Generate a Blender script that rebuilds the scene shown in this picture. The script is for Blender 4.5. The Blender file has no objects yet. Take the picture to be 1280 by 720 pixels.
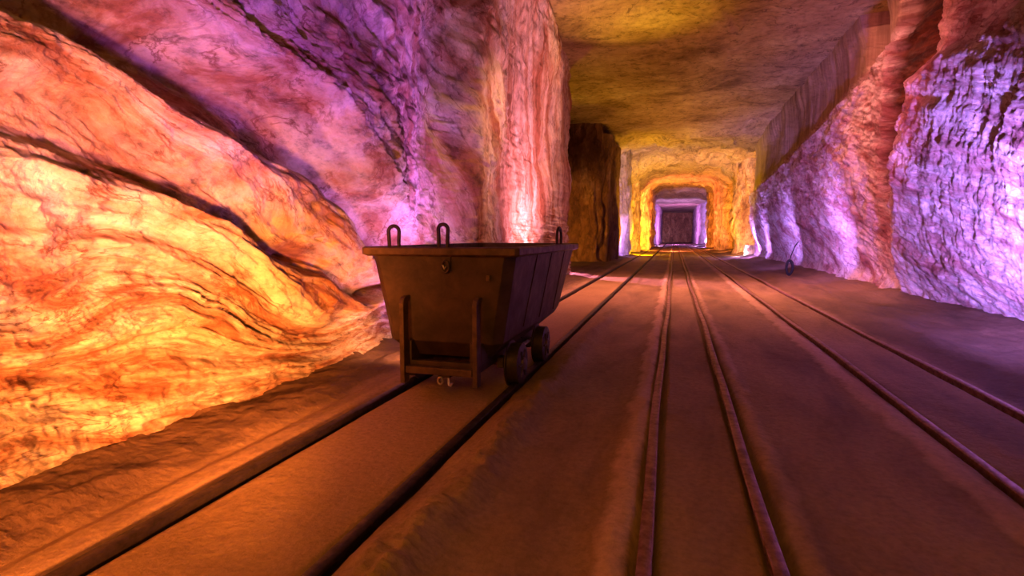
import bpy, bmesh, math, random
import numpy as np
from mathutils import Vector, Matrix
scene = bpy.context.scene
C = scene.collection
# ------------------------------------------------------------------ camera
cam = bpy.data.cameras.new('camera'); co = bpy.data.objects.new('camera', cam); C.objects.link(co)
cam.sensor_width = 36; cam.lens = 19.406; cam.clip_end = 400; cam.clip_start = 0.05
Rr = Vector((0.95967964, 0.28109604, 0)); Uu = Vector((-0.02636334, 0.09000612, 0.99559222)); Ff = Vector((-0.27985703, 0.95544959, -0.09378767))
m = Matrix((Rr, Uu, -Ff)).transposed().to_4x4(); m.translation = (0, 0, 1.3); co.matrix_world = m
scene.camera = co
vs = scene.view_settings
vs.view_transform = 'Standard'; vs.look = 'None'; vs.exposure = 0.0; vs.gamma = 1; vs.use_curve_mapping = False
# ------------------------------------------------------------------ world: faint warm dusk of the rest of the mine
w = bpy.data.worlds.new('world'); scene.world = w; w.use_nodes = True
w.node_tree.nodes['Background'].inputs[0].default_value = (0.55, 0.16, 0.10, 1)
w.node_tree.nodes['Background'].inputs[1].default_value = 0.12
# ------------------------------------------------------------------ lamps and added fill lights
ORANGE = (1.0, 0.275, 0.05); AMBER = (1.0, 0.55, 0.0); VIOLET = (0.40, 0.22, 1.0); PINK = (1.0, 0.30, 0.42); MAGENTA = (0.80, 0.18, 0.75)
ROSE = (1.0, 0.32, 0.30); BROWN = (1.0, 0.33, 0.08)
def spot(name, loc, to, col, e, ang=80, blend=1.0, r=0.12):
    l = bpy.data.lights.new(name, 'SPOT'); l.energy = e; l.color = col; l.spot_size = math.radians(ang); l.spot_blend = blend; l.shadow_soft_size = r
    o = bpy.data.objects.new(name, l); C.objects.link(o); o.location = loc
    o.rotation_euler = (Vector(to)-Vector(loc)).to_track_quat('-Z', 'Y').to_euler(); return o
def point(name, loc, col, e, r=0.1):
    l = bpy.data.lights.new(name, 'POINT'); l.energy = e; l.color = col; l.shadow_soft_size = r
    o = bpy.data.objects.new(name, l); C.objects.link(o); o.location = loc; return o
def area(name, loc, to, col, e, sx, sy):
    l = bpy.data.lights.new(name, 'AREA'); l.energy = e; l.color = col; l.shape = 'RECTANGLE'; l.size = sx; l.size_y = sy
    o = bpy.data.objects.new(name, l); C.objects.link(o); o.location = loc
    o.rotation_euler = (Vector(to)-Vector(loc)).to_track_quat('-Z', 'Y').to_euler(); return o
# left wall: unseen lights without fixtures; the orange ones aimed low at its foot
spot('orange_spot', (-0.6, -0.5, 0.5), (-3.3, 2.1, 0.9), ORANGE, 2500, 56)
spot('orange_spot', (-2.1, -0.9, 0.45), (-3.35, 2.9, 1.0), ORANGE, 1700, 48)
spot('orange_spot', (-0.5, 0.6, 0.45), (-3.45, 3.6, 0.75), ORANGE, 3800, 40)
spot('orange_spot', (-2.35, 4.9, 0.25), (-3.4, 5.2, 0.5), (1.0, .36, .16), 110, 130)
spot('rose_spot', (-0.2, 0.2, 0.5), (-3.2, 2.45, 1.8), (1.0, 0.27, 0.32), 1700, 36)
spot('magenta_fill', (-0.4, 2.3, 0.3), (-3.0, 3.9, 3.4), (0.46, 0.10, 0.85), 950, 54)  # unseen spot added to tint the upper wall purple
spot('violet_spot', (-2.35, 6.5, 0.15), (-3.2, 6.0, 1.9), (0.78, 0.26, 1.0), 420, 130)
spot('violet_spot', (-1.25, 7.6, 0.15), (-3.1, 5.2, 3.4), (0.50, 0.12, 0.90), 900, 66)
spot('pink_spot', (-1.5, 11.8, 0.1), (-3.2, 11.4, 2.6), (1.0, 0.30, 0.42), 2600, 110)
spot('peach_fill', (-0.6, 9.8, 5.4), (-2.9, 8.1, 2.5), (1.0, 0.42, 0.22), 1300, 40)  # unseen spot added in mid-air to brighten the buttress edge
# side passage behind the left wall
spot('pink_spot', (-4.8, 18.6, 1.3), (-1.6, 16.3, 0), (1.0, 0.28, 0.55), 4200, 46, 0.6)
spot('amber_flood', (-5.5, 21.5, 1.0), (-2.0, 18.5, 6.4), AMBER, 1200, 90)
spot('orange_spot', (-4.6, 19.5, 0.3), (-4.0, 25.6, 1.6), (1.0, .40, .05), 2400, 56)
# ceiling wash: unseen area lights added low over the rails, facing up
area('warm_fill', (0.2, 14, 0.25), (0.2, 14.01, 6.4), (1.0, .36, .07), 170, 3, 16).data.spread = math.radians(95)
area('warm_fill', (0.2, 26.0, 0.25), (0.2, 26.01, 6.4), (1.0, .44, .02), 300, 3, 8).data.spread = math.radians(95)
spot('amber_flood', (-1.9, 14.6, 0.6), (-1.1, 13.6, 6.4), (1.0, .62, .0), 2600, 46)
# right wall
spot('violet_spot', (2.6, 4.6, 0.5), (4.2, 9.6, 2.0), VIOLET, 10500, 62)
spot('violet_spot', (2.6, 14.0, 0.5), (4.1, 17.5, 2.2), VIOLET, 2600, 84)
spot('violet_spot', (2.6, 20.0, 0.5), (4.1, 24.0, 2.2), VIOLET, 2400, 84)
spot('pink_spot', (-0.8, 5.5, 4.6), (4.1, 15.0, 3.2), (1.0, .18, .26), 5200, 46)
spot('pink_spot', (-0.2, 4.0, 5.4), (4.1, 9.5, 5.4), (1.0, .18, .26), 800, 40)
spot('orange_spot', (0.5, 8.5, 4.2), (4.3, 11.8, 4.6), (1.0, .22, .06), 700, 36)
spot('violet_spot', (3.2, 27.5, 0.15), (4.2, 28.5, 2.0), VIOLET, 1500, 120)
# floor: unseen area lights added behind the camera and under the roof
area('warm_fill', (-0.3, -2.5, 3.4), (-0.9, 3.0, 0), (1.0, 0.40, 0.05), 125, 2.5, 1.5)
area('rose_fill', (0.6, 14, 6.0), (0.8, 14, 0), (1.0, 0.34, 0.25), 950, 3, 14).data.spread = math.radians(100)
# far bays
for (x, y, z, tx, ty, tz, col, e) in [
    (-2.3, 33.0, .2, -3.2, 35.5, 3.0, VIOLET, 2800), (-1.8, 37.5, .2, -2.9, 42.5, 2.4, AMBER, 8000), (-2.1, 49.0, .2, -2.6, 51.5, 2.0, AMBER, 6000),
    (-1.8, 30, .3, 0, 35, 6.3, AMBER, 5500), (2.5, 36, .3, 0, 41, 6.3, AMBER, 4500), (0, 47, .3, 0, 56, 6.3, (1, .26, .10), 15000), (3.3, 30.6, .9, 4.3, 33.5, 1.0, VIOLET, 2600),
    (3.2, 35.8, .2, 4.2, 38.5, 2.8, (1, .36, .03), 3500), (3.3, 33.6, .25, 4.4, 37.0, .6, (.8, .6, 1), 900), (3.2, 43, .2, 3.9, 46, 3.0, ORANGE, 5500), (3.0, 52, .2, 3.6, 57, 3.0, ORANGE, 5500),
    (-1.8, 74, .2, -2.5, 80, 3.0, VIOLET, 14000), (2.6, 74, .2, 3.5, 80, 3.0, VIOLET, 14000), (0.3, 84, .3, 0.3, 96, 6.3, (.55, .2, 1), 16000),
    (3.0, 62, .2, 3.6, 66, 2.0, VIOLET, 6000), (-1.6, 112, .3, -1.0, 118, 1.5, (.8, .5, .9), 500)]:
    spot('bay_flood', (x, y, z), (tx, ty, tz), col, e, 130)
# ------------------------------------------------------------------ noise
_r = np.random.RandomState(7); PERM = _r.permutation(512); GR = _r.randn(512, 3); GR /= np.linalg.norm(GR, axis=1)[:, None]
def perlin(x, y, z):
    x, y, z = np.broadcast_arrays(x, y, z)
    xi, yi, zi = [np.floor(a).astype(int) for a in (x, y, z)]; xf, yf, zf = x-xi, y-yi, z-zi
    f = lambda t: t*t*t*(t*(t*6-15)+10)
    u, v, w_ = f(xf), f(yf), f(zf)
    def g(i, j, k):
        h = PERM[(PERM[(PERM[(xi+i) & 511]+yi+j) & 511]+zi+k) & 511]; G = GR[h]
        return G[..., 0]*(xf-i)+G[..., 1]*(yf-j)+G[..., 2]*(zf-k)
    L = lambda a, b, t: a+t*(b-a)
    return 1.6*L(L(L(g(0,0,0), g(1,0,0), u), L(g(0,1,0), g(1,1,0), u), v), L(L(g(0,0,1), g(1,0,1), u), L(g(0,1,1), g(1,1,1), u), v), w_)
def fbm(x, y, z, o=5, gain=.5, lac=2.03):
    t = 0; a = 1; n = 0
    for i in range(o):
        t = t+a*perlin(x+i*17.3, y+i*7.7, z+i*3.1); n += a; a *= gain; x, y, z = x*lac, y*lac, z*lac
    return t/n
def ridged(x, y, z, o=4, gain=.5):
    t = 0; a = 1; n = 0
    for i in range(o):
        t = t+a*(1-2*np.abs(perlin(x+i*11.3, y+i*5.7, z+i*2.1))); n += a; a *= gain; x, y, z = x*2.1, y*2.1, z*2.1
    return t/n
def sm(a, b, x):
    t = np.clip((x-a)/(b-a), 0, 1); return t*t*(3-2*t)
def bell(x, c, w_): return np.exp(-((x-c)/w_)**2)
# ------------------------------------------------------------------ helpers
def grid_mesh(name, P, mat, attrs=None, smooth=True, flip=False):
    n, k, _ = P.shape
    me = bpy.data.meshes.new(name)
    idx = np.arange(n*k).reshape(n, k)
    q = np.stack([idx[:-1, :-1], idx[1:, :-1], idx[1:, 1:], idx[:-1, 1:]], -1).reshape(-1, 4)
    if flip: q = q[:, ::-1]
    me.vertices.add(n*k); me.vertices.foreach_set('co', P.reshape(-1).astype(np.float32))
    nf = len(q); me.loops.add(nf*4); me.loops.foreach_set('vertex_index', q.reshape(-1).astype(np.int32))
    me.polygons.add(nf); me.polygons.foreach_set('loop_start', (np.arange(nf)*4).astype(np.int32)); me.polygons.foreach_set('loop_total', np.full(nf, 4, np.int32))
    me.polygons.foreach_set('use_smooth', np.full(nf, smooth))
    me.update(calc_edges=True); me.validate()
    for kk, v in (attrs or {}).items():
        a = me.attributes.new(kk, 'FLOAT_VECTOR', 'POINT'); a.data.foreach_set('vector', v.reshape(-1).astype(np.float32))
    me.materials.append(mat)
    o = bpy.data.objects.new(name, me); C.objects.link(o); return o
def struct(o): o['kind'] = 'structure'; return o
def tag(o, label, cat, group=None):
    o['label'] = label; o['category'] = cat
    if group: o['group'] = group
    return o
def empty(name, loc, rz=0):
    o = bpy.data.objects.new(name, None); C.objects.link(o); o.location = loc; o.rotation_euler = (0, 0, rz); return o
def obj(name, bm, mat, parent=None, smooth=False, bevel=0, label=None):
    bmesh.ops.recalc_face_normals(bm, faces=bm.faces)
    me = bpy.data.meshes.new(name); bm.to_mesh(me); bm.free(); me.materials.append(mat)
    if smooth:
        for p in me.polygons: p.use_smooth = True
        me.set_sharp_from_angle(angle=math.radians(40))
    o = bpy.data.objects.new(name, me); C.objects.link(o)
    if parent: o.parent = parent
    if bevel:
        b = o.modifiers.new('bevel', 'BEVEL'); b.width = bevel; b.segments = 2; b.limit_method = 'ANGLE'
    if label: o['label'] = label
    return o
def box(bm, x0, x1, y0, y1, z0, z1):
    v = [bm.verts.new(p) for p in ((x0,y0,z0),(x1,y0,z0),(x1,y1,z0),(x0,y1,z0),(x0,y0,z1),(x1,y0,z1),(x1,y1,z1),(x0,y1,z1))]
    for f in ((3,2,1,0),(4,5,6,7),(0,1,5,4),(1,2,6,5),(2,3,7,6),(3,0,4,7)): bm.faces.new([v[i] for i in f])
def loft(bm, loops, cap0=True, cap1=True, closed=True):
    R_ = [[bm.verts.new(p) for p in l] for l in loops]
    for a, b in zip(R_, R_[1:]):
        for i in range(len(a) if closed else len(a)-1):
            j = (i+1) % len(a); bm.faces.new((a[i], a[j], b[j], b[i]))
    if cap0: bm.faces.new(R_[0][::-1])
    if cap1: bm.faces.new(R_[-1])
def tube(bm, pts, r, n=10, cap=True, closed=False):
    pts = [Vector(p) for p in pts]; L = []
    prev = None
    for i, p in enumerate(pts):
        if closed: t = (pts[(i+1) % len(pts)]-pts[i-1])
        else: t = (pts[min(i+1, len(pts)-1)]-pts[max(i-1, 0)])
        t.normalize()
        if prev is None:
            a = Vector((0, 0, 1)) if abs(t.z) < .9 else Vector((1, 0, 0)); nrm = t.cross(a).normalized()
        else: nrm = (prev-t*prev.dot(t)).normalized()
        prev = nrm; b = t.cross(nrm); rr = r[i] if isinstance(r, (list, tuple)) else r
        L.append([p+(nrm*math.cos(k*2*math.pi/n)+b*math.sin(k*2*math.pi/n))*rr for k in range(n)])
    if closed: L.append(L[0])
    loft(bm, L, cap and not closed, cap and not closed)
    if closed: bmesh.ops.remove_doubles(bm, verts=bm.verts, dist=1e-5)
def lathe_x(bm, prof, cx, cy, cz, n=32):
    """profile of (x offset, radius) turned about an axle running along x"""
    L = [[(cx+dx, cy+r*math.cos(k*2*math.pi/n), cz+r*math.sin(k*2*math.pi/n)) for k in range(n)] for dx, r in prof]
    loft(bm, L, True, True)
# ------------------------------------------------------------------ materials
class NT:
    def __init__(s, name):
        s.m = bpy.data.materials.new(name); s.m.use_nodes = True; s.t = s.m.node_tree; s.b = s.t.nodes['Principled BSDF']
    def n(s, ty, **k):
        x = s.t.nodes.new(ty)
        for a, v in k.items():
            if a.startswith('_'): setattr(x, a[1:], v)
            else:
                x.inputs[a.replace('__', ' ')].default_value = v
        return x
    def l(s, a, b): s.t.links.new(a, b)
    def ramp(s, fac, stops, interp='LINEAR'):
        r = s.t.nodes.new('ShaderNodeValToRGB'); r.color_ramp.interpolation = interp
        el = r.color_ramp.elements
        while len(el) < len(stops): el.new(.5)
        for e, (p, c) in zip(el, stops): e.position = p; e.color = (*c, 1) if len(c) == 3 else c
        s.l(fac, r.inputs[0]); return r.outputs[0]
    def mix(s, fac, a, b, mode='MIX'):
        x = s.t.nodes.new('ShaderNodeMix'); x.data_type = 'RGBA'; x.blend_type = mode
        for i, v in ((0, fac), (6, a), (7, b)):
            if hasattr(v, 'is_linked') or hasattr(v, 'links'): s.l(v, x.inputs[i])
            else: x.inputs[i].default_value = v if i == 0 else (*v, 1)
        return x.outputs[2]
    def math(s, op, a, b=0.0):
        x = s.t.nodes.new('ShaderNodeMath'); x.operation = op
        for i, v in ((0, a), (1, b)):
            if hasattr(v, 'links'): s.l(v, x.inputs[i])
            else: x.inputs[i].default_value = v
        return x.outputs[0]
    def mapping(s, src, scale, loc=(0,0,0)):
        x = s.t.nodes.new('ShaderNodeMapping'); x.inputs['Scale'].default_value = scale; x.inputs['Location'].default_value = loc; s.l(src, x.inputs[0]); return x.outputs[0]
    def noise(s, vec, scale, detail=6, rough=.6, dist=0, norm=True):
        x = s.t.nodes.new('ShaderNodeTexNoise'); x.inputs['Scale'].default_value = scale; x.inputs['Detail'].default_value = detail; x.inputs['Roughness'].default_value = rough; x.inputs['Distortion'].default_value = dist
        s.l(vec, x.inputs['Vector']); return x.outputs[0]
    def bump(s, h, strength, dist, nrm=None):
        x = s.t.nodes.new('ShaderNodeBump'); x.inputs['Strength'].default_value = strength; x.inputs['Distance'].default_value = dist; s.l(h, x.inputs['Height'])
        if nrm: s.l(nrm, x.inputs['Normal'])
        return x.outputs[0]
def rock_mat(name, cols, vein, coord='obj', scale=(1, 1, 1), fine=12, bump=.05, veinw=.035, veinmix=.85, rough=.85, spec=.25, mid=3.0, fstr=.8, beds_and_shade=None, zone=None, grit=.012):
    s = NT(name)
    tc = s.t.nodes.new('ShaderNodeTexCoord').outputs['Object']
    if coord == 'attr':
        a = s.t.nodes.new('ShaderNodeAttribute'); a.attribute_name = 'strata'; src = a.outputs['Vector']
    else: src = tc
    mp = s.mapping(src, scale)
    n1 = s.noise(mp, 1.0, 10, .66, .6)
    base = s.ramp(n1, cols)
    if beds_and_shade:                                             # rust bands along the strata; those in the recesses also paint in shade
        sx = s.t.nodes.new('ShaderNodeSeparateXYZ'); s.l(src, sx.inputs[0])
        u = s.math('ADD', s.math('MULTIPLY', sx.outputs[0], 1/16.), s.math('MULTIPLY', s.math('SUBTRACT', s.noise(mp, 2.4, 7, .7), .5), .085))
        bm_ = s.ramp(u, beds_and_shade)
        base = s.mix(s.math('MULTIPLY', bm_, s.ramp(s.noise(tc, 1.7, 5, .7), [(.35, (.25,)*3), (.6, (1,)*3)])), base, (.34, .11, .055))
    n2 = s.noise(mp, 1.7, 6, .62, .8)
    d = s.math('ABSOLUTE', s.math('SUBTRACT', n2, .5))
    vm = s.ramp(d, [(0, (1, 1, 1)), (veinw, (0, 0, 0))])
    n3 = s.noise(tc, mid, 4, .6)
    vm = s.math('MULTIPLY', vm, s.ramp(n3, [(.38, (0, 0, 0)), (.6, (1, 1, 1))]))
    base = s.mix(s.math('MULTIPLY', vm, veinmix), base, vein)
    n4 = s.noise(tc, fine, 10, .75)
    base = s.mix(.85, base, s.ramp(n4, [(.34, (.25,)*3), (.48, (.80,)*3), (.62, (1.0,)*3)]), 'MULTIPLY')
    if zone:                                             # patches of other rock, from a mesh attribute
        za = s.t.nodes.new('ShaderNodeAttribute'); za.attribute_name = 'zone'; zx = s.t.nodes.new('ShaderNodeSeparateXYZ'); s.l(za.outputs['Vector'], zx.inputs[0])
        for i, zc in enumerate(zone):
            zr = s.ramp(s.noise(s.mapping(tc, zc[1]), 2.2, 8, .68), zc[0]); base = s.mix(zx.outputs[i], base, zr)
    s.l(base, s.b.inputs['Base Color'])
    s.b.inputs['Roughness'].default_value = rough; s.b.inputs['Specular IOR Level'].default_value = spec
    n5 = s.noise(mp, 4, 10, .74, .5)
    b1 = s.bump(n5, fstr, bump*3)
    b2 = s.bump(n4, fstr, bump*1.6, b1)
    b3 = s.bump(s.noise(tc, 34, 5, .75), .9, grit, b2)
    s.l(b3, s.b.inputs['Normal'])
    return s.m
M = {}
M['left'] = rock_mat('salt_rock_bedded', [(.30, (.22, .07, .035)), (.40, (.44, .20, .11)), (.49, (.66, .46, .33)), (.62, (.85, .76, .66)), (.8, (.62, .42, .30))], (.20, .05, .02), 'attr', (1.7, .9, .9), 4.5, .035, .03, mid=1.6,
    beds_and_shade=[(0.1062, (0.00,)*3), (0.1281, (0.90,)*3), (0.1500, (0.00,)*3), (0.1812, (0.00,)*3), (0.1969, (0.70,)*3), (0.2125, (0.00,)*3), (0.2425, (0.00,)*3), (0.2562, (0.60,)*3), (0.2700, (0.00,)*3), (0.3125, (0.00,)*3), (0.3438, (1.00,)*3), (0.3750, (0.00,)*3), (0.4281, (0.00,)*3), (0.4656, (0.80,)*3), (0.5031, (0.00,)*3), (0.5687, (0.00,)*3), (0.5938, (0.60,)*3), (0.6188, (0.00,)*3), (0.6375, (0.00,)*3), (0.6625, (0.60,)*3), (0.6875, (0.00,)*3), (0.7437, (0.00,)*3), (0.7625, (0.50,)*3), (0.7812, (0.00,)*3)])  # bands over the deep recesses darken them as shade would
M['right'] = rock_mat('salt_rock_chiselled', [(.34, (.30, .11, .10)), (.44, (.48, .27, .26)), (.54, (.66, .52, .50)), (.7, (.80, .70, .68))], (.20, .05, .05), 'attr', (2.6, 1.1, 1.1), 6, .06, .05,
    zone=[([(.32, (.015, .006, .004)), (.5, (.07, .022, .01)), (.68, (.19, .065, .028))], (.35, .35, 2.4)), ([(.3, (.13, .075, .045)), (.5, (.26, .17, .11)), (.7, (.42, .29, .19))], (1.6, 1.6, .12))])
M['ceiling'] = rock_mat('roof_rock', [(.34, (.20, .11, .05)), (.5, (.46, .30, .15)), (.66, (.62, .45, .24))], (.10, .05, .02), 'obj', (.45, .45, .5), 4.5, .25, .014, .9, fstr=1.0)
M['pillar'] = rock_mat('pillar_rock', [(.34, (.16, .06, .025)), (.5, (.48, .27, .12)), (.66, (.75, .52, .28))], (.13, .05, .02), 'obj', (.9, .9, .35), 4, .15, .05, fstr=.9)
M['dark_pillar'] = rock_mat('dark_pillar_rock', [(.3, (.10, .04, .02)), (.5, (.26, .12, .05)), (.7, (.5, .30, .14))], (.05, .02, .01), 'obj', (1.1, 1.1, .45), 3, .15, .06, fstr=.9)
M['far'] = rock_mat('far_rock', [(.3, (.22, .14, .12)), (.5, (.4, .28, .25)), (.7, (.6, .45, .4))], (.2, .1, .06), 'obj', (.5, .5, .3), 3, .15, .05)
def floor_mat():
    s = NT('mine_floor_dirt'); tc = s.t.nodes.new('ShaderNodeTexCoord').outputs['Object']
    sx = s.t.nodes.new('ShaderNodeSeparateXYZ'); s.l(tc, sx.inputs[0]); X = sx.outputs[0]
    wob = s.noise(tc, 2.2, 5, .65); Xw = s.math('ADD', X, s.math('MULTIPLY', s.math('SUBTRACT', wob, .5), .22))
    def strip(a, b, e=.04):
        p = s.math('MULTIPLY', s.math('SUBTRACT', Xw, a), 1/e); q = s.math('MULTIPLY', s.math('SUBTRACT', b, Xw), 1/e)
        r = s.math('MINIMUM', p, q); c = s.t.nodes.new('ShaderNodeClamp'); s.l(r, c.inputs[0]); return c.outputs[0]
    n1 = s.noise(s.mapping(tc, (1.2, .35, 1)), 1.6, 8, .62, .4)
    base = s.ramp(n1, [(.3, (.15, .088, .045)), (.5, (.25, .150, .078)), (.7, (.34, .215, .115))])
    bed = s.ramp(s.noise(s.mapping(tc, (1, .5, 1)), 1.2, 5, .55), [(.3, (.29, .17, .07)), (.7, (.39, .24, .11))])
    base = s.mix(strip(-2.2, -1.3), base, bed)
    pale = s.ramp(n1, [(.3, (.40, .24, .15)), (.7, (.60, .40, .26))])
    base = s.mix(s.math('MULTIPLY', strip(-.30, -.12, .05), .9), base, pale)
    base = s.mix(s.math('MULTIPLY', strip(.50, .62, .05), .5), base, pale)
    base = s.mix(s.math('MULTIPLY', strip(1.42, 1.64, .05), .8), base, pale)
    base = s.mix(s.math('MULTIPLY', strip(-2.42, -2.25, .05), .3), base, pale)
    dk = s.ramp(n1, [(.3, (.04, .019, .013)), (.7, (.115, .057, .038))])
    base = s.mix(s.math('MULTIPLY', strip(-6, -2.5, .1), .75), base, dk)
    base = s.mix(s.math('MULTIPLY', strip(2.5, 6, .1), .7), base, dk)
    n4 = s.noise(tc, 28, 6, .7)
    base = s.mix(.7, base, s.ramp(n4, [(.3, (.55,)*3), (.6, (1,)*3)]), 'MULTIPLY')
    s.l(base, s.b.inputs['Base Color']); s.b.inputs['Roughness'].default_value = .8; s.b.inputs['Specular IOR Level'].default_value = .3
    b1 = s.bump(s.noise(tc, 6, 8, .65), .5, .05); b2 = s.bump(n4, .5, .012, b1); s.l(b2, s.b.inputs['Normal'])
    return s.m
M['floor'] = floor_mat()
def metal(name, c0, c1, rough=.5, met=.6, sc=14, bmp=.003):
    s = NT(name); tc = s.t.nodes.new('ShaderNodeTexCoord').outputs['Object']
    n = s.noise(tc, sc, 8, .7, .3); s.l(s.ramp(n, [(.35, c0), (.65, c1)]), s.b.inputs['Base Color'])
    s.b.inputs['Metallic'].default_value = met
    r = s.ramp(n, [(.3, (rough+.2,)*3), (.7, (rough,)*3)]); s.l(r, s.b.inputs['Roughness'])
    s.l(s.bump(s.noise(tc, sc*3, 6, .7), .5, bmp), s.b.inputs['Normal']); return s.m
M['rail'] = metal('rail_steel', (.16, .08, .06), (.34, .19, .15), .42, .7)
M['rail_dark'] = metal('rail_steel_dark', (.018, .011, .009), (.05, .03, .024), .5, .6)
M['tub'] = metal('rusted_tub_steel', (.030, .015, .010), (.072, .035, .020), .5, .3, 5)
M['frame'] = metal('rusted_frame_steel', (.05, .024, .014), (.12, .06, .033), .5, .3, 9)
M['wheel'] = metal('cast_wheel_iron', (.03, .018, .015), (.07, .04, .035), .5, .6, 12)
M['bright'] = metal('worn_bright_steel', (.2, .15, .13), (.5, .4, .36), .35, .8, 20)
M['rubber'] = metal('black_cable_rubber', (.006, .005, .006), (.014, .012, .014), .8, 0, 20); M['rubber'].node_tree.nodes['Principled BSDF'].inputs['Specular IOR Level'].default_value = .1
# ------------------------------------------------------------------ wall_left
CP = np.array([(1.86, 0.07, 0), (2.62, -0.04, 0), (3.71, -0.08, 0), (5.01, -0.06, 0), (6.13, -0.02, 0), (1.88, 0.39, 1), (2.36, 0.31, 1), (3.04, 0.26, 1), (3.75, 0.24, 1), (4.92, 0.23, 1), (5.74, 0.32, 1), (1.9, 0.58, 2), (2.24, 0.57, 2), (2.47, 0.54, 2), (3.0, 0.49, 2), (3.52, 0.33, 2), (4.19, 0.25, 2), (5.11, 0.26, 2), (5.82, 0.35, 2), (1.91, 0.72, 3), (2.17, 0.74, 3), (2.5, 0.86, 3), (2.85, 0.87, 3), (3.1, 0.78, 3), (3.44, 0.59, 3), (3.95, 0.36, 3), (1.93, 0.98, 4), (2.4, 1.11, 4), (2.69, 1.04, 4), (3.03, 0.85, 4), (3.44, 0.62, 4), (3.96, 0.42, 4), (4.52, 0.34, 4), (1.95, 1.32, 4.6), (2.17, 1.34, 4.6), (2.43, 1.32, 4.6), (2.85, 1.22, 4.6), (3.37, 0.97, 4.6), (4.53, 0.57, 4.6), (1.98, 1.68, 5), (2.17, 1.6, 5), (2.43, 1.55, 5), (2.58, 1.52, 5), (2.79, 1.45, 5), (3.05, 1.37, 5), (3.35, 1.24, 5), (3.63, 1.11, 5), (4.31, 0.9, 5), (5.23, 0.52, 5), (1.99, 1.84, 5.5), (2.18, 1.8, 5.5), (2.44, 1.74, 5.5), (2.59, 1.67, 5.5), (2.8, 1.58, 5.5), (3.06, 1.48, 5.5), (3.36, 1.34, 5.5), (3.64, 1.2, 5.5), (4.31, 1.01, 5.5), (5.24, 0.65, 5.5), (2.01, 2.17, 6), (2.17, 2.16, 6), (2.45, 2.12, 6), (2.77, 1.89, 6), (3.02, 1.81, 6), (3.32, 1.73, 6), (3.66, 1.48, 6), (3.91, 1.27, 6), (5.25, 0.83, 6), (2.03, 2.43, 7), (2.3, 2.4, 7), (2.5, 2.28, 7), (2.62, 2.2, 7), (2.99, 2.16, 7), (3.47, 2.06, 7), (3.84, 1.95, 7), (4.44, 1.9, 7), (4.98, 1.59, 7), (5.77, 0.97, 7), (2.53, 2.66, 8), (2.69, 2.58, 8), (2.94, 2.58, 8), (3.25, 2.56, 8), (3.5, 2.51, 8), (3.87, 2.44, 8), (4.12, 2.38, 8), (4.36, 2.21, 8), (4.56, 2.09, 8), (5.14, 1.76, 8), (6.18, 1.25, 8), (2.95, 2.83, 9), (3.14, 2.74, 9), (3.34, 2.64, 9), (3.89, 2.63, 9), (4.63, 2.54, 9), (5.82, 2.08, 9), (8.34, 0.85, 9), (3.66, 3.1, 10), (5.37, 3.28, 10), (7.17, 2.89, 10), (8.8, 1.77, 10), (5.9, 3.98, 11), (7.77, 4.04, 11), (9.14, 3.14, 11), (9.25, 4.74, 12), (10.28, 3.5, 12), (11.59, 1.73, 12), (11.1, 6.01, 13), (14.97, 3.36, 13)])
def tps_fit(P, v, lam=.02):
    n = len(P); d = np.linalg.norm(P[:, None]-P[None], axis=2); K = np.where(d > 0, d*d*np.log(d+1e-12), 0)+lam*np.eye(n)
    Q = np.hstack([np.ones((n, 1)), P]); A_ = np.block([[K, Q], [Q.T, np.zeros((3, 3))]])
    return np.linalg.solve(A_, np.concatenate([v, np.zeros(3)]))
def tps_eval(P, wt, X):
    out = np.empty(len(X))
    for i in range(0, len(X), 20000):
        x = X[i:i+20000]; d = np.linalg.norm(x[:, None]-P[None], axis=2)
        out[i:i+20000] = (np.where(d > 0, d*d*np.log(d+1e-12), 0))@wt[:len(P)]+wt[len(P)]+x@wt[len(P)+1:]
    return out
EY = lambda y: 3.0*np.log(np.maximum(y+1.2, .6))
Pp = np.stack([EY(CP[:, 0]), CP[:, 1]], 1); WT = tps_fit(Pp, CP[:, 2])
ys = np.concatenate([np.linspace(-4, 1.4, 60)[:-1], 1/np.linspace(1/1.4, 1/17.3, 430)])
zs = np.concatenate([np.linspace(-.25, 3.0, 230)[:-1], np.linspace(3.0, 6.6, 130)])
Y, Z = np.meshgrid(ys, zs, indexing='ij')
S = tps_eval(Pp, WT, np.stack([EY(Y), Z], -1).reshape(-1, 2)).reshape(Y.shape)
prof_s = [-3, 0, 1, 2, 2.6, 3, 4, 4.6, 5.1, 5.6, 6, 6.6, 7.0, 7.6, 8.05, 8.4, 10, 20]
prof_v = [.12, .02, .02, -.14, .03, .02, -.05, .07, .17, -.24, .06, .19, -.26, -.68, -.56, .30, .25, .20]
ps = np.interp(S, prof_s, prof_v); ps2 = (ps+np.interp(S-.15, prof_s, prof_v)+np.interp(S+.15, prof_s, prof_v))/3
near = 1-sm(5.0, 8.5, Y)
X = -3.3+ps2*(.15+.85*near)
X += .10*bell(Y, 3.4, 1.6)
X += .42*np.where(Y < 7.9, bell(Y, 7.9, .40), bell(Y, 7.9, 2.6))*(.55+.45*sm(0, 3, Z))-.16*bell(Y, 6.7, .9)       # buttress
X += sm(3.2, 6.4, Z)*.35*(1-sm(13, 17, Y))
A1 = 1.5*Y+.6*Z
X += .16*fbm(Y*.55, Z*.7, 3.1, 3)
X += .11*ridged(S*1.3, A1*.5, 1.7, 4, .6)*(.6+.4*near)
X += .06*ridged(S*3.6, A1*1.4, 5.7, 4, .62)
X += .09*near*(1-sm(5, 7, S))*ridged(S*2.0, A1*.28, 8.8, 4, .6)
X += .16*near*sm(6.8, 8.6, S)*ridged(Y*1.3+S*.5, Z*1.6, 3.3, 5, .6)
X += .05*fbm(Y*4, Z*4, 9.0, 5, .7)
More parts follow.
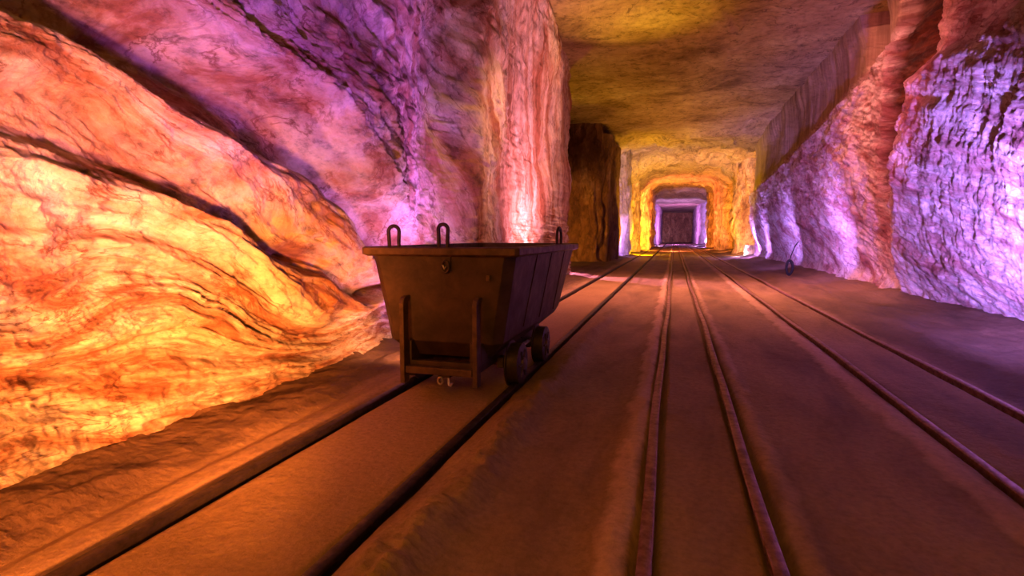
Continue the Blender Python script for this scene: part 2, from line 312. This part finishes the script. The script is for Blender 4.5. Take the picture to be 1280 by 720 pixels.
X = np.where(Y > 8.6, X+.05*ridged(S*6, A1*.8, 2.2, 3), X)
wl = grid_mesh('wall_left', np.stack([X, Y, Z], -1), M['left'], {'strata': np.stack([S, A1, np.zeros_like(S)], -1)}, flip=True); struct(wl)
# end faces of the left block turning into the side passage
def face_grid(name, xs, zs_, yfun, mat, flip=False):
    X_, Z_ = np.meshgrid(xs, zs_, indexing='ij'); Y_ = yfun(X_, Z_)
    return struct(grid_mesh(name, np.stack([X_, Y_, Z_], -1), mat, {'strata': np.stack([Z_*1.2+.3*X_, X_*.6, Y_*0], -1)}, flip=flip))
xe = X[-1, :]
zc = np.linspace(-.25, 6.6, 120)
XX = np.linspace(-9, 1, 60)
P_ = np.zeros((60, len(zs), 3)); tt = np.linspace(0, 1, 60)[:, None]
P_[..., 0] = xe[None, :]+(-9-xe[None, :])*tt; P_[..., 2] = zs[None, :]
P_[..., 1] = 17.3+.25*tt*fbm(P_[..., 0]*.8, P_[..., 2]*.8, 4.4, 4)
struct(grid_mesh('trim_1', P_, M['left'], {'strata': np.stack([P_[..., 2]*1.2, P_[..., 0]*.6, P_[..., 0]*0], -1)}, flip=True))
# outer wall of the side passages
ys2 = np.linspace(17.0, 119, 160); zs2 = np.linspace(-.25, 8.0, 50)
Y2, Z2 = np.meshgrid(ys2, zs2, indexing='ij')
struct(grid_mesh('wall_left_outer', np.stack([-8.2+.5*fbm(Y2*.3, Z2*.4, 2, 4), Y2, Z2], -1), M['pillar'], flip=True))
struct(grid_mesh('wall_right_outer', np.stack([8.6+.5*fbm(Y2*.3, Z2*.4, 7, 4), Y2, Z2], -1), M['pillar']))
# ------------------------------------------------------------------ wall_right
ys = np.concatenate([np.linspace(-4, 5, 50)[:-1], 1/np.linspace(1/5., 1/33., 460)])
zs = np.linspace(-.25, 6.6, 330)
Y, Z = np.meshgrid(ys, zs, indexing='ij')
led = np.interp(Y, [0, 10, 13, 15, 20, 27, 33], [5.4, 5.3, 5.1, 4.8, 4.35, 3.8, 3.6])        # ledge falling away down the drift
X = 4.25-.45*sm(.2, 2.6, Z)+.12*sm(3, 5, Z)+.25*bell(Y, 9, 2.5)*(1-sm(0, 1, Z))
X += np.where(Z > led, .22, 0)*sm(-.15, .15, Z-led+.12*fbm(Y*1.2, Z, 1))
X += -.12*sm(5.6, 6.4, Z)
# bulging block on the near side, its upper edge about z = 3.9
ed = 12.1-.45*np.maximum(Z-.3, 0)+.25*fbm(Z*1.1, 3.3, 1)
X += -.42*sm(-.25, .12, ed-Y)*(1-sm(3.6, 4.4, Z+.3*fbm(Y*.8, Z*.8, 6)))*sm(-.2, .8, Z)
# stratified recess behind it
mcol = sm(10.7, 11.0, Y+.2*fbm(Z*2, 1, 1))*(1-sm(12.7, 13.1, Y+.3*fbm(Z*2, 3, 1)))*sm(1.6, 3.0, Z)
led2 = np.floor(Z*2.6+.5*fbm(Y*.8, Z*.6, 3))
rnd = np.random.RandomState(3).rand(64)
X += mcol*(.30+.22*(rnd[(led2.astype(int)) % 64]-.5))
# deep niche high up
X += 1.2*sm(13.5, 13.6, Y)*(1-sm(15.0, 15.15, Y))*sm(5.15, 5.3, Z)*(1-sm(6.3, 6.4, Z)*0)
slant = Z-.32*Y                                                                          # pick marks raking down the drift
X += .18*fbm(Y*.4, Z*.5, 8.1, 4)
low = 1-sm(-.1, .2, Z-led)
X += low*.11*ridged(slant*1.5, Y*.25, 4.7, 4, .6)
X += low*.05*ridged(Y*3.2+Z*.8, Z*1.1, 2.7, 4, .65)
X += (1-low)*.05*ridged(Y*2.6, Z*.15, 6.7, 3)
X += .07*fbm(Y*3.5, Z*3.5, 9.0, 5, .72)*low+.02*fbm(Y*3.5, Z*1.5, 9.0, 5, .65)
foot = 1-sm(0, .55, Z+.15*fbm(Y*1.3, 2.2, 8, 3))
X -= foot*.22
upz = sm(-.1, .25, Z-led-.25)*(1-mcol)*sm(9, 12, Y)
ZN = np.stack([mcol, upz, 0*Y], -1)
SS = np.stack([slant*1.0+.15*fbm(Y, Z, 2), Y*.5, Z*.3], -1)
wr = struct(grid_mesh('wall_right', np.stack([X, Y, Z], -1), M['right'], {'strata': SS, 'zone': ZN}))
xe = X[-1, :]
P_ = np.zeros((40, len(zs), 3)); tt = np.linspace(0, 1, 40)[:, None]
P_[..., 0] = xe[None, :]+(9-xe[None, :])*tt; P_[..., 2] = zs[None, :]; P_[..., 1] = 33+.3*tt*fbm(P_[..., 0]*.8, P_[..., 2]*.8, 4.4, 4)
struct(grid_mesh('trim_2', P_, M['right'], {'strata': P_.copy()}))
# ------------------------------------------------------------------ floor
ys = np.concatenate([np.linspace(-4, 1.0, 90)[:-1], 1/np.linspace(1/1.0, 1/119., 620)])
xs = np.concatenate([np.linspace(-9, -3.9, 12)[:-1], np.linspace(-3.9, 5.0, 470), np.linspace(5.0, 9, 12)[1:]])
X, Y = np.meshgrid(xs, ys, indexing='ij')
Z = .010*fbm(X*1.5, Y*.7, 1, 4)+.010*ridged(X*2.5, Y*1.1, 7, 5, .65)*sm(.3, 1, np.abs(X+1.75))
Z += .07*sm(-2.35, -2.8, X)*(1+.8*fbm(X*2.2, Y*1.1, 4, 5))+.05*sm(-2.9, -3.4, X)          # berm at the foot of the left wall
Z += .035*fbm(X*5, Y*3, 2, 5, .65)*sm(-2.4, -2.7, X)
Z += .022*sm(-2.5, -2.42, X)*sm(-2.26, -2.34, X)
rg = bell(X+.10*fbm(0*X, Y*1.4, 6), -1.02, .13)                                          # clods thrown up beside the cart's rail
Z += rg*(.045+.11*np.maximum(0, .22+fbm(X*4, Y*2.6, 3, 6, .7)))*(1-sm(7, 12, Y))
Z += .022*bell(X+.05*fbm(0*X, Y*2.0, 9, 3), -.20, .07)+.008*fbm(X*6, Y*5, 3, 4)*bell(X, -.2, .15)
Z += .018*bell(X+.05*fbm(0*X, Y*2.3, 19, 3), .56, .06)
Z += .018*bell(X+.05*fbm(0*X, Y*1.3, 29, 3), 1.52, .09)
Z -= .02*sm(-1.0, -.85, X)*sm(-.25, -.4, X)
Z += .10*sm(2.55, 3.1, X)*(1+.6*fbm(X*1.8, Y*1.0, 14, 4))+.16*sm(3.5, 4.3, X)
Z += .03*fbm(X*5, Y*3, 22, 5, .65)*sm(2.6, 2.9, X)
RX = [-2.21, -1.285, -.085, .435, 1.70, 2.43]
for r_ in RX: Z -= .05*sm(.062, .040, np.abs(X-r_))
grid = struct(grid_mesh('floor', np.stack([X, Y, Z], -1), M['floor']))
# ------------------------------------------------------------------ ceiling
ys = np.concatenate([np.linspace(-4, 8, 40)[:-1], 1/np.linspace(1/8., 1/119., 420)])
xs = np.linspace(-9, 9, 300)
X, Y = np.meshgrid(xs, ys, indexing='ij')
Z = 6.42+.12*fbm(X*.4, Y*.25, 1, 4)+.05*fbm(X*2, Y*2, 6, 4, .6)+.3*sm(30, 60, Y)*0
lip = 1.2*fbm(X*.25, 1.5, 3, 3)
for k, (yy, dz) in enumerate([(29.5, -.30), (35, .45), (40, -.60), (56, .35), (74, -.3)]):
    Z += dz*sm(-.4, .4, Y-yy-2.2*fbm(X*.35, k*3.3, 3, 3))
Z += .22*sm(29, 31, Y)*(1-sm(75, 80, Y))*(fbm(X*.9, Y*.45, 8, 5, .65)-.9*bell(fbm(X*.35, Y*.13, 5, 3), .05, .035))
Z += .42*sm(29, 31, Y)*(1-sm(70, 80, Y))*ridged(Y*.16+.9*fbm(X*.3, Y*.1, 2), X*.14, 3, 4)
Z -= .9*sm(2.0, 3.6, np.abs(X-.5)+.8*fbm(X*.5, Y*.12, 7, 4))*sm(36, 40, Y)*(1-sm(72, 78, Y))
Z += .28*bell(X, 3.4, .4)*bell(Y, 28, .7)*2
Z += .07*bell(X-.25*(Y-14)-1.0, 0, .08)*sm(11, 12, Y)*(1-sm(15.2, 15.8, Y))            # crack
Z += sm(4, 1, X-(-6))*.0
struct(grid_mesh('ceiling', np.stack([X, Y, Z], -1), M['ceiling'], flip=True))
# wall at the far end
face_grid('wall_end', np.linspace(-9, 9, 60), np.linspace(-.3, 7.2, 40), lambda a, b: 118+.5*fbm(a*.5, b*.5, 3, 5), M['dark_pillar'])
# ------------------------------------------------------------------ rock pillars
def pillar(name, x0, x1, y0, y1, h, mat, amp=.22, seed=0, dens=.16, flare=.0, lean=0, k=.9):
    """one closed column of rock, rough on every side"""
    per = []
    w_, l_ = x1-x0, y1-y0; cx, cy = (x0+x1)/2, (y0+y1)/2
    N = int(max(40, min(150, 2*(w_+l_)/dens)))
    for i in range(N):
        t = i/N*2*(w_+l_)
        if t < w_: p = (x0+t, y0)
        elif t < w_+l_: p = (x1, y0+t-w_)
        elif t < 2*w_+l_: p = (x1-(t-w_-l_), y1)
        else: p = (x0, y1-(t-2*w_-l_))
        per.append(p)
    per = np.array(per); c = np.array([cx, cy])
    zz = np.linspace(-.2, h, int(max(12, min(90, h/dens))))
    PX, ZZ = np.meshgrid(per[:, 0], zz); PY, _ = np.meshgrid(per[:, 1], zz)
    d = 2.3*amp*(fbm(PX*k+seed*9.1, PY*k, ZZ*k*.45, 4, .55)+.45*ridged(PX*k*2.2+seed*3, PY*k*2.2, ZZ*k*.6, 3))
    nx, ny = PX-cx, PY-cy; ax = np.abs(nx)/(w_/2); ay = np.abs(ny)/(l_/2)
    e = 6; L_ = (ax**e+ay**e)**(1/e); PX = cx+nx/L_; PY = cy+ny/L_
    nl = np.sqrt((nx/w_)**2+(ny/l_)**2)+1e-6; ux, uy = nx/w_/nl, ny/l_/nl
    fl = flare*np.exp(-ZZ/.8)
    PX = PX+ux*(d+fl)+lean*ZZ; PY = PY+uy*(d+fl)
    bm = bmesh.new()
    loft(bm, [[(PX[j, i], PY[j, i], ZZ[j, i]) for i in range(N)] for j in range(len(zz))])
    o = obj(name, bm, mat, None, True); o.data.set_sharp_from_angle(angle=math.radians(75)); return o
GL = 'rock pillars left standing along the drift'
def pl(label, *a, **k): tag(pillar('rock_pillar', *a, **k), label, 'rock pillar', GL)
pl('wide dark brown rock pillar just beyond the pink left wall', -6.4, -3.35, 25.6, 27.6, 6.6, M['dark_pillar'], seed=1, flare=.15)
pl('slender dark rock slab standing against the wide dark brown pillar', -3.75, -3.0, 26.2, 31.5, 6.0, M['dark_pillar'], .14, seed=2)
pl('violet-lit rock pillar behind the dark brown pillars on the left', -5.6, -2.95, 34.5, 38.5, 6.7, M['far'], seed=3)
pl('yellow-lit rock pillar on the left beyond the violet one', -5.4, -2.9, 43.5, 46.5, 6.8, M['pillar'], .3, seed=4)
pl('second yellow-lit rock pillar on the left, nearer the tunnel end', -5.2, -2.5, 52.5, 58.0, 6.8, M['pillar'], .3, seed=5)
pl('pale violet rock pillar at the far left end of the tunnel', -6.5, -2.45, 84, 117, 7, M['far'], .2, seed=6)
pl('orange rock pillar on the left before the violet far end', -5.6, -2.6, 64, 71, 7, M['pillar'], .3, seed=12)
pl('pale violet rock pillar at the far right end of the tunnel', 3.4, 6.5, 84, 117, 7, M['far'], .2, seed=7)
pl('slim orange rock pillar on the right before the violet far end', 3.6, 5.8, 60, 66, 7, M['pillar'], .3, seed=8)
pl('orange rock pillar on the right in the middle of the row', 3.6, 6.0, 48.5, 52, 6.8, M['pillar'], .3, seed=9)
pl('orange rock pillar on the right nearest the long violet wall', 3.95, 6.4, 38.5, 41, 6.8, M['pillar'], .3, seed=10)
tag(pillar('rock_stub', 3.95, 4.55, 34.0, 34.8, .78, M['pillar'], .06, seed=11, dens=.06), 'low orange-lit rock stub at the foot of the right wall, beside the far white glow', 'rock')
# ------------------------------------------------------------------ rails
def rail(x, y0, y1, mat, parent, top=.035, jog=0, wob=1.0):
    hw, ww, fw = .029, .009, .038
    pf = [(-fw, -.055), (fw, -.055), (fw, -.047), (ww, -.036), (ww, top-.026), (hw, top-.020), (hw, top-.005), (hw-.006, top), (-hw+.006, top), (-hw, top-.005), (-hw, top-.020), (-ww, top-.026), (-ww, -.036), (-fw, -.047)]
    yy = np.concatenate([np.linspace(y0, 12, 46), 1/np.linspace(1/12.01, 1/y1, 30)])
    bm = bmesh.new(); L = []
    for q in yy:
        dx = wob*(.012*math.sin(q*.55+jog)+.006*math.sin(q*1.7+2*jog)); dz = -wob*.004*(1+math.sin(q*1.1+jog))
        L.append([(x+a+dx, q, b+dz) for a, b in pf])
    loft(bm, L); return obj('rail', bm, mat, parent, True)
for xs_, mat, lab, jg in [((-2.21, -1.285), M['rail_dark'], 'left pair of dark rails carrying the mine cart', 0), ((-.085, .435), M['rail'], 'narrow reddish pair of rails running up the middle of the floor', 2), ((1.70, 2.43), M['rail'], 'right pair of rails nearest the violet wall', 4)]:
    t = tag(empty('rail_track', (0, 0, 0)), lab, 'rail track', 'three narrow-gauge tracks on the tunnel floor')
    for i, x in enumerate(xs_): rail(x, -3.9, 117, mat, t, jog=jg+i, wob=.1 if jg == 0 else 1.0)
# ------------------------------------------------------------------ mine cart
cart = tag(empty('mine_cart', (-1.75, 4.9, .035)), 'dark rusty metal mine cart standing on the left track', 'mine cart')
def part(name, bm, mat, parent=None, smooth=False, bevel=0, label=None):
    bmesh.ops.translate(bm, verts=bm.verts, vec=(1.75, -4.9, -.035))
    return obj(name, bm, mat, parent or cart, smooth, bevel, label)
cx = -1.77
def oct_(hw, y0, y1, z, c):
    return [(cx-hw+c, y0, z), (cx+hw-c, y0, z), (cx+hw, y0+c, z), (cx+hw, y1-c, z), (cx+hw-c, y1, z), (cx-hw+c, y1, z), (cx-hw, y1-c, z), (cx-hw, y0+c, z)]
bm = bmesh.new()
outer = [oct_(.36, 4.16, 5.40, .315, .05), oct_(.49, 4.05, 6.15, .45, .07), oct_(.50, 4.045, 6.33, .50, .075), oct_(.615, 3.995, 6.60, 1.15, .075)]
inner = [oct_(.595, 4.015, 6.58, 1.15, .07), oct_(.48, 4.07, 6.30, .51, .065), oct_(.34, 4.19, 5.38, .345, .05)]
loft(bm, outer+inner)
tub = part('tub', bm, M['tub'], bevel=.006)
bm = bmesh.new()
def ring(hw, y0, y1, c): return lambda z: oct_(hw, y0, y1, z, c)
o_, i_ = (.665, 3.945, 6.655, .03), (.592, 4.018, 6.582, .06)
loft(bm, [oct_(o_[0]-.03, o_[1]+.03, o_[2]-.03, 1.14, .03), oct_(o_[0], o_[1], o_[2], 1.155, .03), oct_(o_[0], o_[1], o_[2], 1.205, .03), oct_(o_[0]-.015, o_[1]+.015, o_[2]-.015, 1.215, .03), oct_(i_[0], i_[1], i_[2], 1.215, .06), oct_(i_[0], i_[1], i_[2], 1.14, .06), oct_(o_[0]-.03, o_[1]+.03, o_[2]-.03, 1.14, .03)], False, False)
bmesh.ops.remove_doubles(bm, verts=bm.verts, dist=1e-5)
rim = part('rim', bm, M['frame'], bevel=.004)
# vertical plate seams down the side
for yq in (4.75, 5.35, 6.0):
    for sgn in (-1, 1):
        bm = bmesh.new()
        za, zb = .50, 1.14; xa = cx+sgn*(.50+.0015); xb = cx+sgn*(.615-.0005)
        ya, yb = yq-.06, yq
        pts = []
        for (xx, yy, zz) in ((xa, ya, za), (xb, yb, zb)):
            pts.append([(xx-sgn*.006, yy-.014, zz), (xx+sgn*.007, yy-.014, zz), (xx+sgn*.007, yy+.014, zz), (xx-sgn*.006, yy+.014, zz)])
        loft(bm, pts); part('seam_strip', bm, M['tub'], bevel=.002)
# lifting loops
def uloop(x, y, ax, h=.165, w_=.032):
    bm = bmesh.new(); pts = []
    d = Vector((1, 0, 0)) if ax == 'x' else Vector((0, 1, 0))
    b = Vector((x, y, 1.195))
    pts += [b-d*w_, b-d*w_+Vector((0, 0, h*.35)), b-d*w_*1.12+Vector((0, 0, h-w_*1.1))]
    for k in range(1, 10):
        a = math.pi*(1-k/10); pts.append(b+d*w_*1.12*math.cos(a)+Vector((0, 0, h-w_*1.1+w_*1.1*math.sin(a))))
    pts += [b+d*w_*1.12+Vector((0, 0, h-w_*1.1)), b+d*w_+Vector((0, 0, h*.35)), b+d*w_]
    tube(bm, pts, .015, 10); part('lifting_loop', bm, M['wheel'], smooth=True)
uloop(-2.15, 3.985, 'x', .185, .042); uloop(-1.725, 3.985, 'x', .195, .036); uloop(-1.14, 5.62, 'y', .19, .10)
# latch under the front rim: plate, ring and pin
bm = bmesh.new(); box(bm, -1.745, -1.665, 3.985, 4.005, 1.02, 1.145); lp = part('latch_plate', bm, M['wheel'], bevel=.004)
bm = bmesh.new(); tube(bm, [(-1.703+.030*math.cos(a), 3.972, 1.062+.046*math.sin(a)) for a in [k*2*math.pi/20 for k in range(20)]], .009, 8, closed=True)
rg_ = part('latch_ring', bm, M['wheel'], smooth=True)
bm = bmesh.new(); tube(bm, [(-1.722, 3.965, 1.075), (-1.708, 3.962, 1.045), (-1.69, 3.965, 1.07)], .008, 8); part('latch_pin', bm, M['bright'], smooth=True, label='bright worn steel latch pin')
bm = bmesh.new(); lathe = [(-1.335, 4.0, .99)]
box(bm, -1.375, -1.345, 3.99, 4.03, .95, 1.0); part('side_lug', bm, M['frame'], bevel=.006)
# upright stanchions at the front, cross bar between their feet
for xq in (-2.055, -1.44):
    bm = bmesh.new()
    f = [(xq-.02, 3.90), (xq+.02, 3.90), (xq+.02, 3.985), (xq-.02, 3.985)]
    loft(bm, [[(a, b, .13) for a, b in f], [(a, b, .77) for a, b in f], [(a, b+(.02 if b < 3.95 else .04), .81) for a, b in f], [(a, b+(.05 if b < 3.95 else .045), .825) for a, b in f]])
    part('stanchion', bm, M['frame'], bevel=.005)
bm = bmesh.new(); box(bm, -2.028, -1.467, 3.905, 3.965, .215, .27); part('cross_bar', bm, M['frame'], bevel=.004)
# chassis
bm = bmesh.new()
for sx in (-.30, .30):
    box(bm, cx+sx-.035, cx+sx+.035, 3.99, 5.72, .225, .315)
for yy in (4.0, 4.9, 5.66): box(bm, cx-.265, cx+.265, yy, yy+.06, .23, .30)
part('chassis', bm, M['tub'], bevel=.005)
for sx in (-.30, .30):
    bm = bmesh.new(); box(bm, cx+sx-.05, cx+sx+.05, 4.0, 4.16, .29, .46); part('saddle', bm, M['tub'], bevel=.01)
    bm = bmesh.new(); box(bm, cx+sx-.05, cx+sx+.05, 5.2, 5.36, .29, .46); part('saddle', bm, M['tub'], bevel=.01)
WR = .175
for yw in (4.50, 5.42):
    bm = bmesh.new(); lathe_x(bm, [(-.46, .026), (.46, .026)], -1.7475, yw, .035+WR, 16)
    part('axle', bm, M['frame'], smooth=True)
    for sgn in (-1, 1):
        x0 = -1.285 if sgn > 0 else -2.21
        bm = bmesh.new(); s_ = -sgn
        # tread outside, flange inside the rail
        lathe_x(bm, [(-s_*.062, .10), (-s_*.064, WR-.012), (-s_*.058, WR), (s_*.033, WR), (s_*.037, WR+.024), (s_*.047, WR+.024), (s_*.052, WR-.01), (s_*.044, .11), (s_*.02, .10)], x0, yw, .035+WR, 40)
        wh = part('wheel', bm, M['wheel'], smooth=True)
        bm = bmesh.new(); lathe_x(bm, [(-s_*.058, .055), (-s_*.082, .052), (-s_*.090, .040), (-s_*.096, .018)], x0, yw, .035+WR, 24)
        hb = part('hub', bm, M['frame'], wh, smooth=True)
        for k in range(6):
            a = k*math.pi/3; bm = bmesh.new()
            tube(bm, [(x0-s_*.064, yw+.05*math.cos(a), .035+WR+.05*math.sin(a)), (x0-s_*.065, yw+.125*math.cos(a), .035+WR+.125*math.sin(a))], [.015, .011], 8)
            part('spoke', bm, M['wheel'], wh, smooth=True)
        bm = bmesh.new(); box(bm, x0-sgn*.125-.03, x0-sgn*.125+.03, yw-.06, yw+.06, .17, .26); part('axle_box', bm, M['frame'], bevel=.01)
bm = bmesh.new(); box(bm, -1.375, -1.335, 4.72, 5.22, .262, .280); part('axle_highlight', bm, M['bright'], bevel=.004, label='bright bar between the wheels, standing for the highlight on the axle beam')  # pale bar added in place of the light caught on the axle beam
# coupling hook hanging at the front
bm = bmesh.new(); box(bm, -1.76, -1.66, 3.93, 3.99, .19, .222); part('coupling_bracket', bm, M['frame'], bevel=.004)
bm = bmesh.new(); tube(bm, [(-1.735+.020*math.cos(a), 3.92, .168+.028*math.sin(a)) for a in [k*2*math.pi/16 for k in range(16)]], .009, 8, closed=True); part('coupling_ring', bm, M['bright'], smooth=True, label='bright worn coupling ring')
bm = bmesh.new(); tube(bm, [(-1.675, 3.945, .21), (-1.675, 3.94, .16), (-1.668, 3.935, .135), (-1.65, 3.93, .13), (-1.64, 3.93, .155)], .011, 8); part('coupling_hook', bm, M['bright'], smooth=True, label='bright worn coupling hook')
# ------------------------------------------------------------------ cable loop near the right wall
bm = bmesh.new()
P0 = Vector((3.19, 17.4, .40)); pts = []
for k in range(58):
    a = k*2*math.pi/19+math.pi/2; pts.append(P0+Vector((.095*math.cos(a)+.012*math.sin(k*.33), .03*math.sin(k*.7)+.012*(k/19), .20*math.sin(a)+.012*math.cos(k*.4))))
tube(bm, pts, .034, 8)
tube(bm, [(3.19, 17.4, .64), (3.24, 17.43, .80), (3.32, 17.5, 1.00), (3.42, 17.55, 1.15)], .014, 8)
o = obj('cable_loop', bm, M['rubber'], None, True); tag(o, 'small black oval loop of cable by the foot of the violet right wall', 'cable')
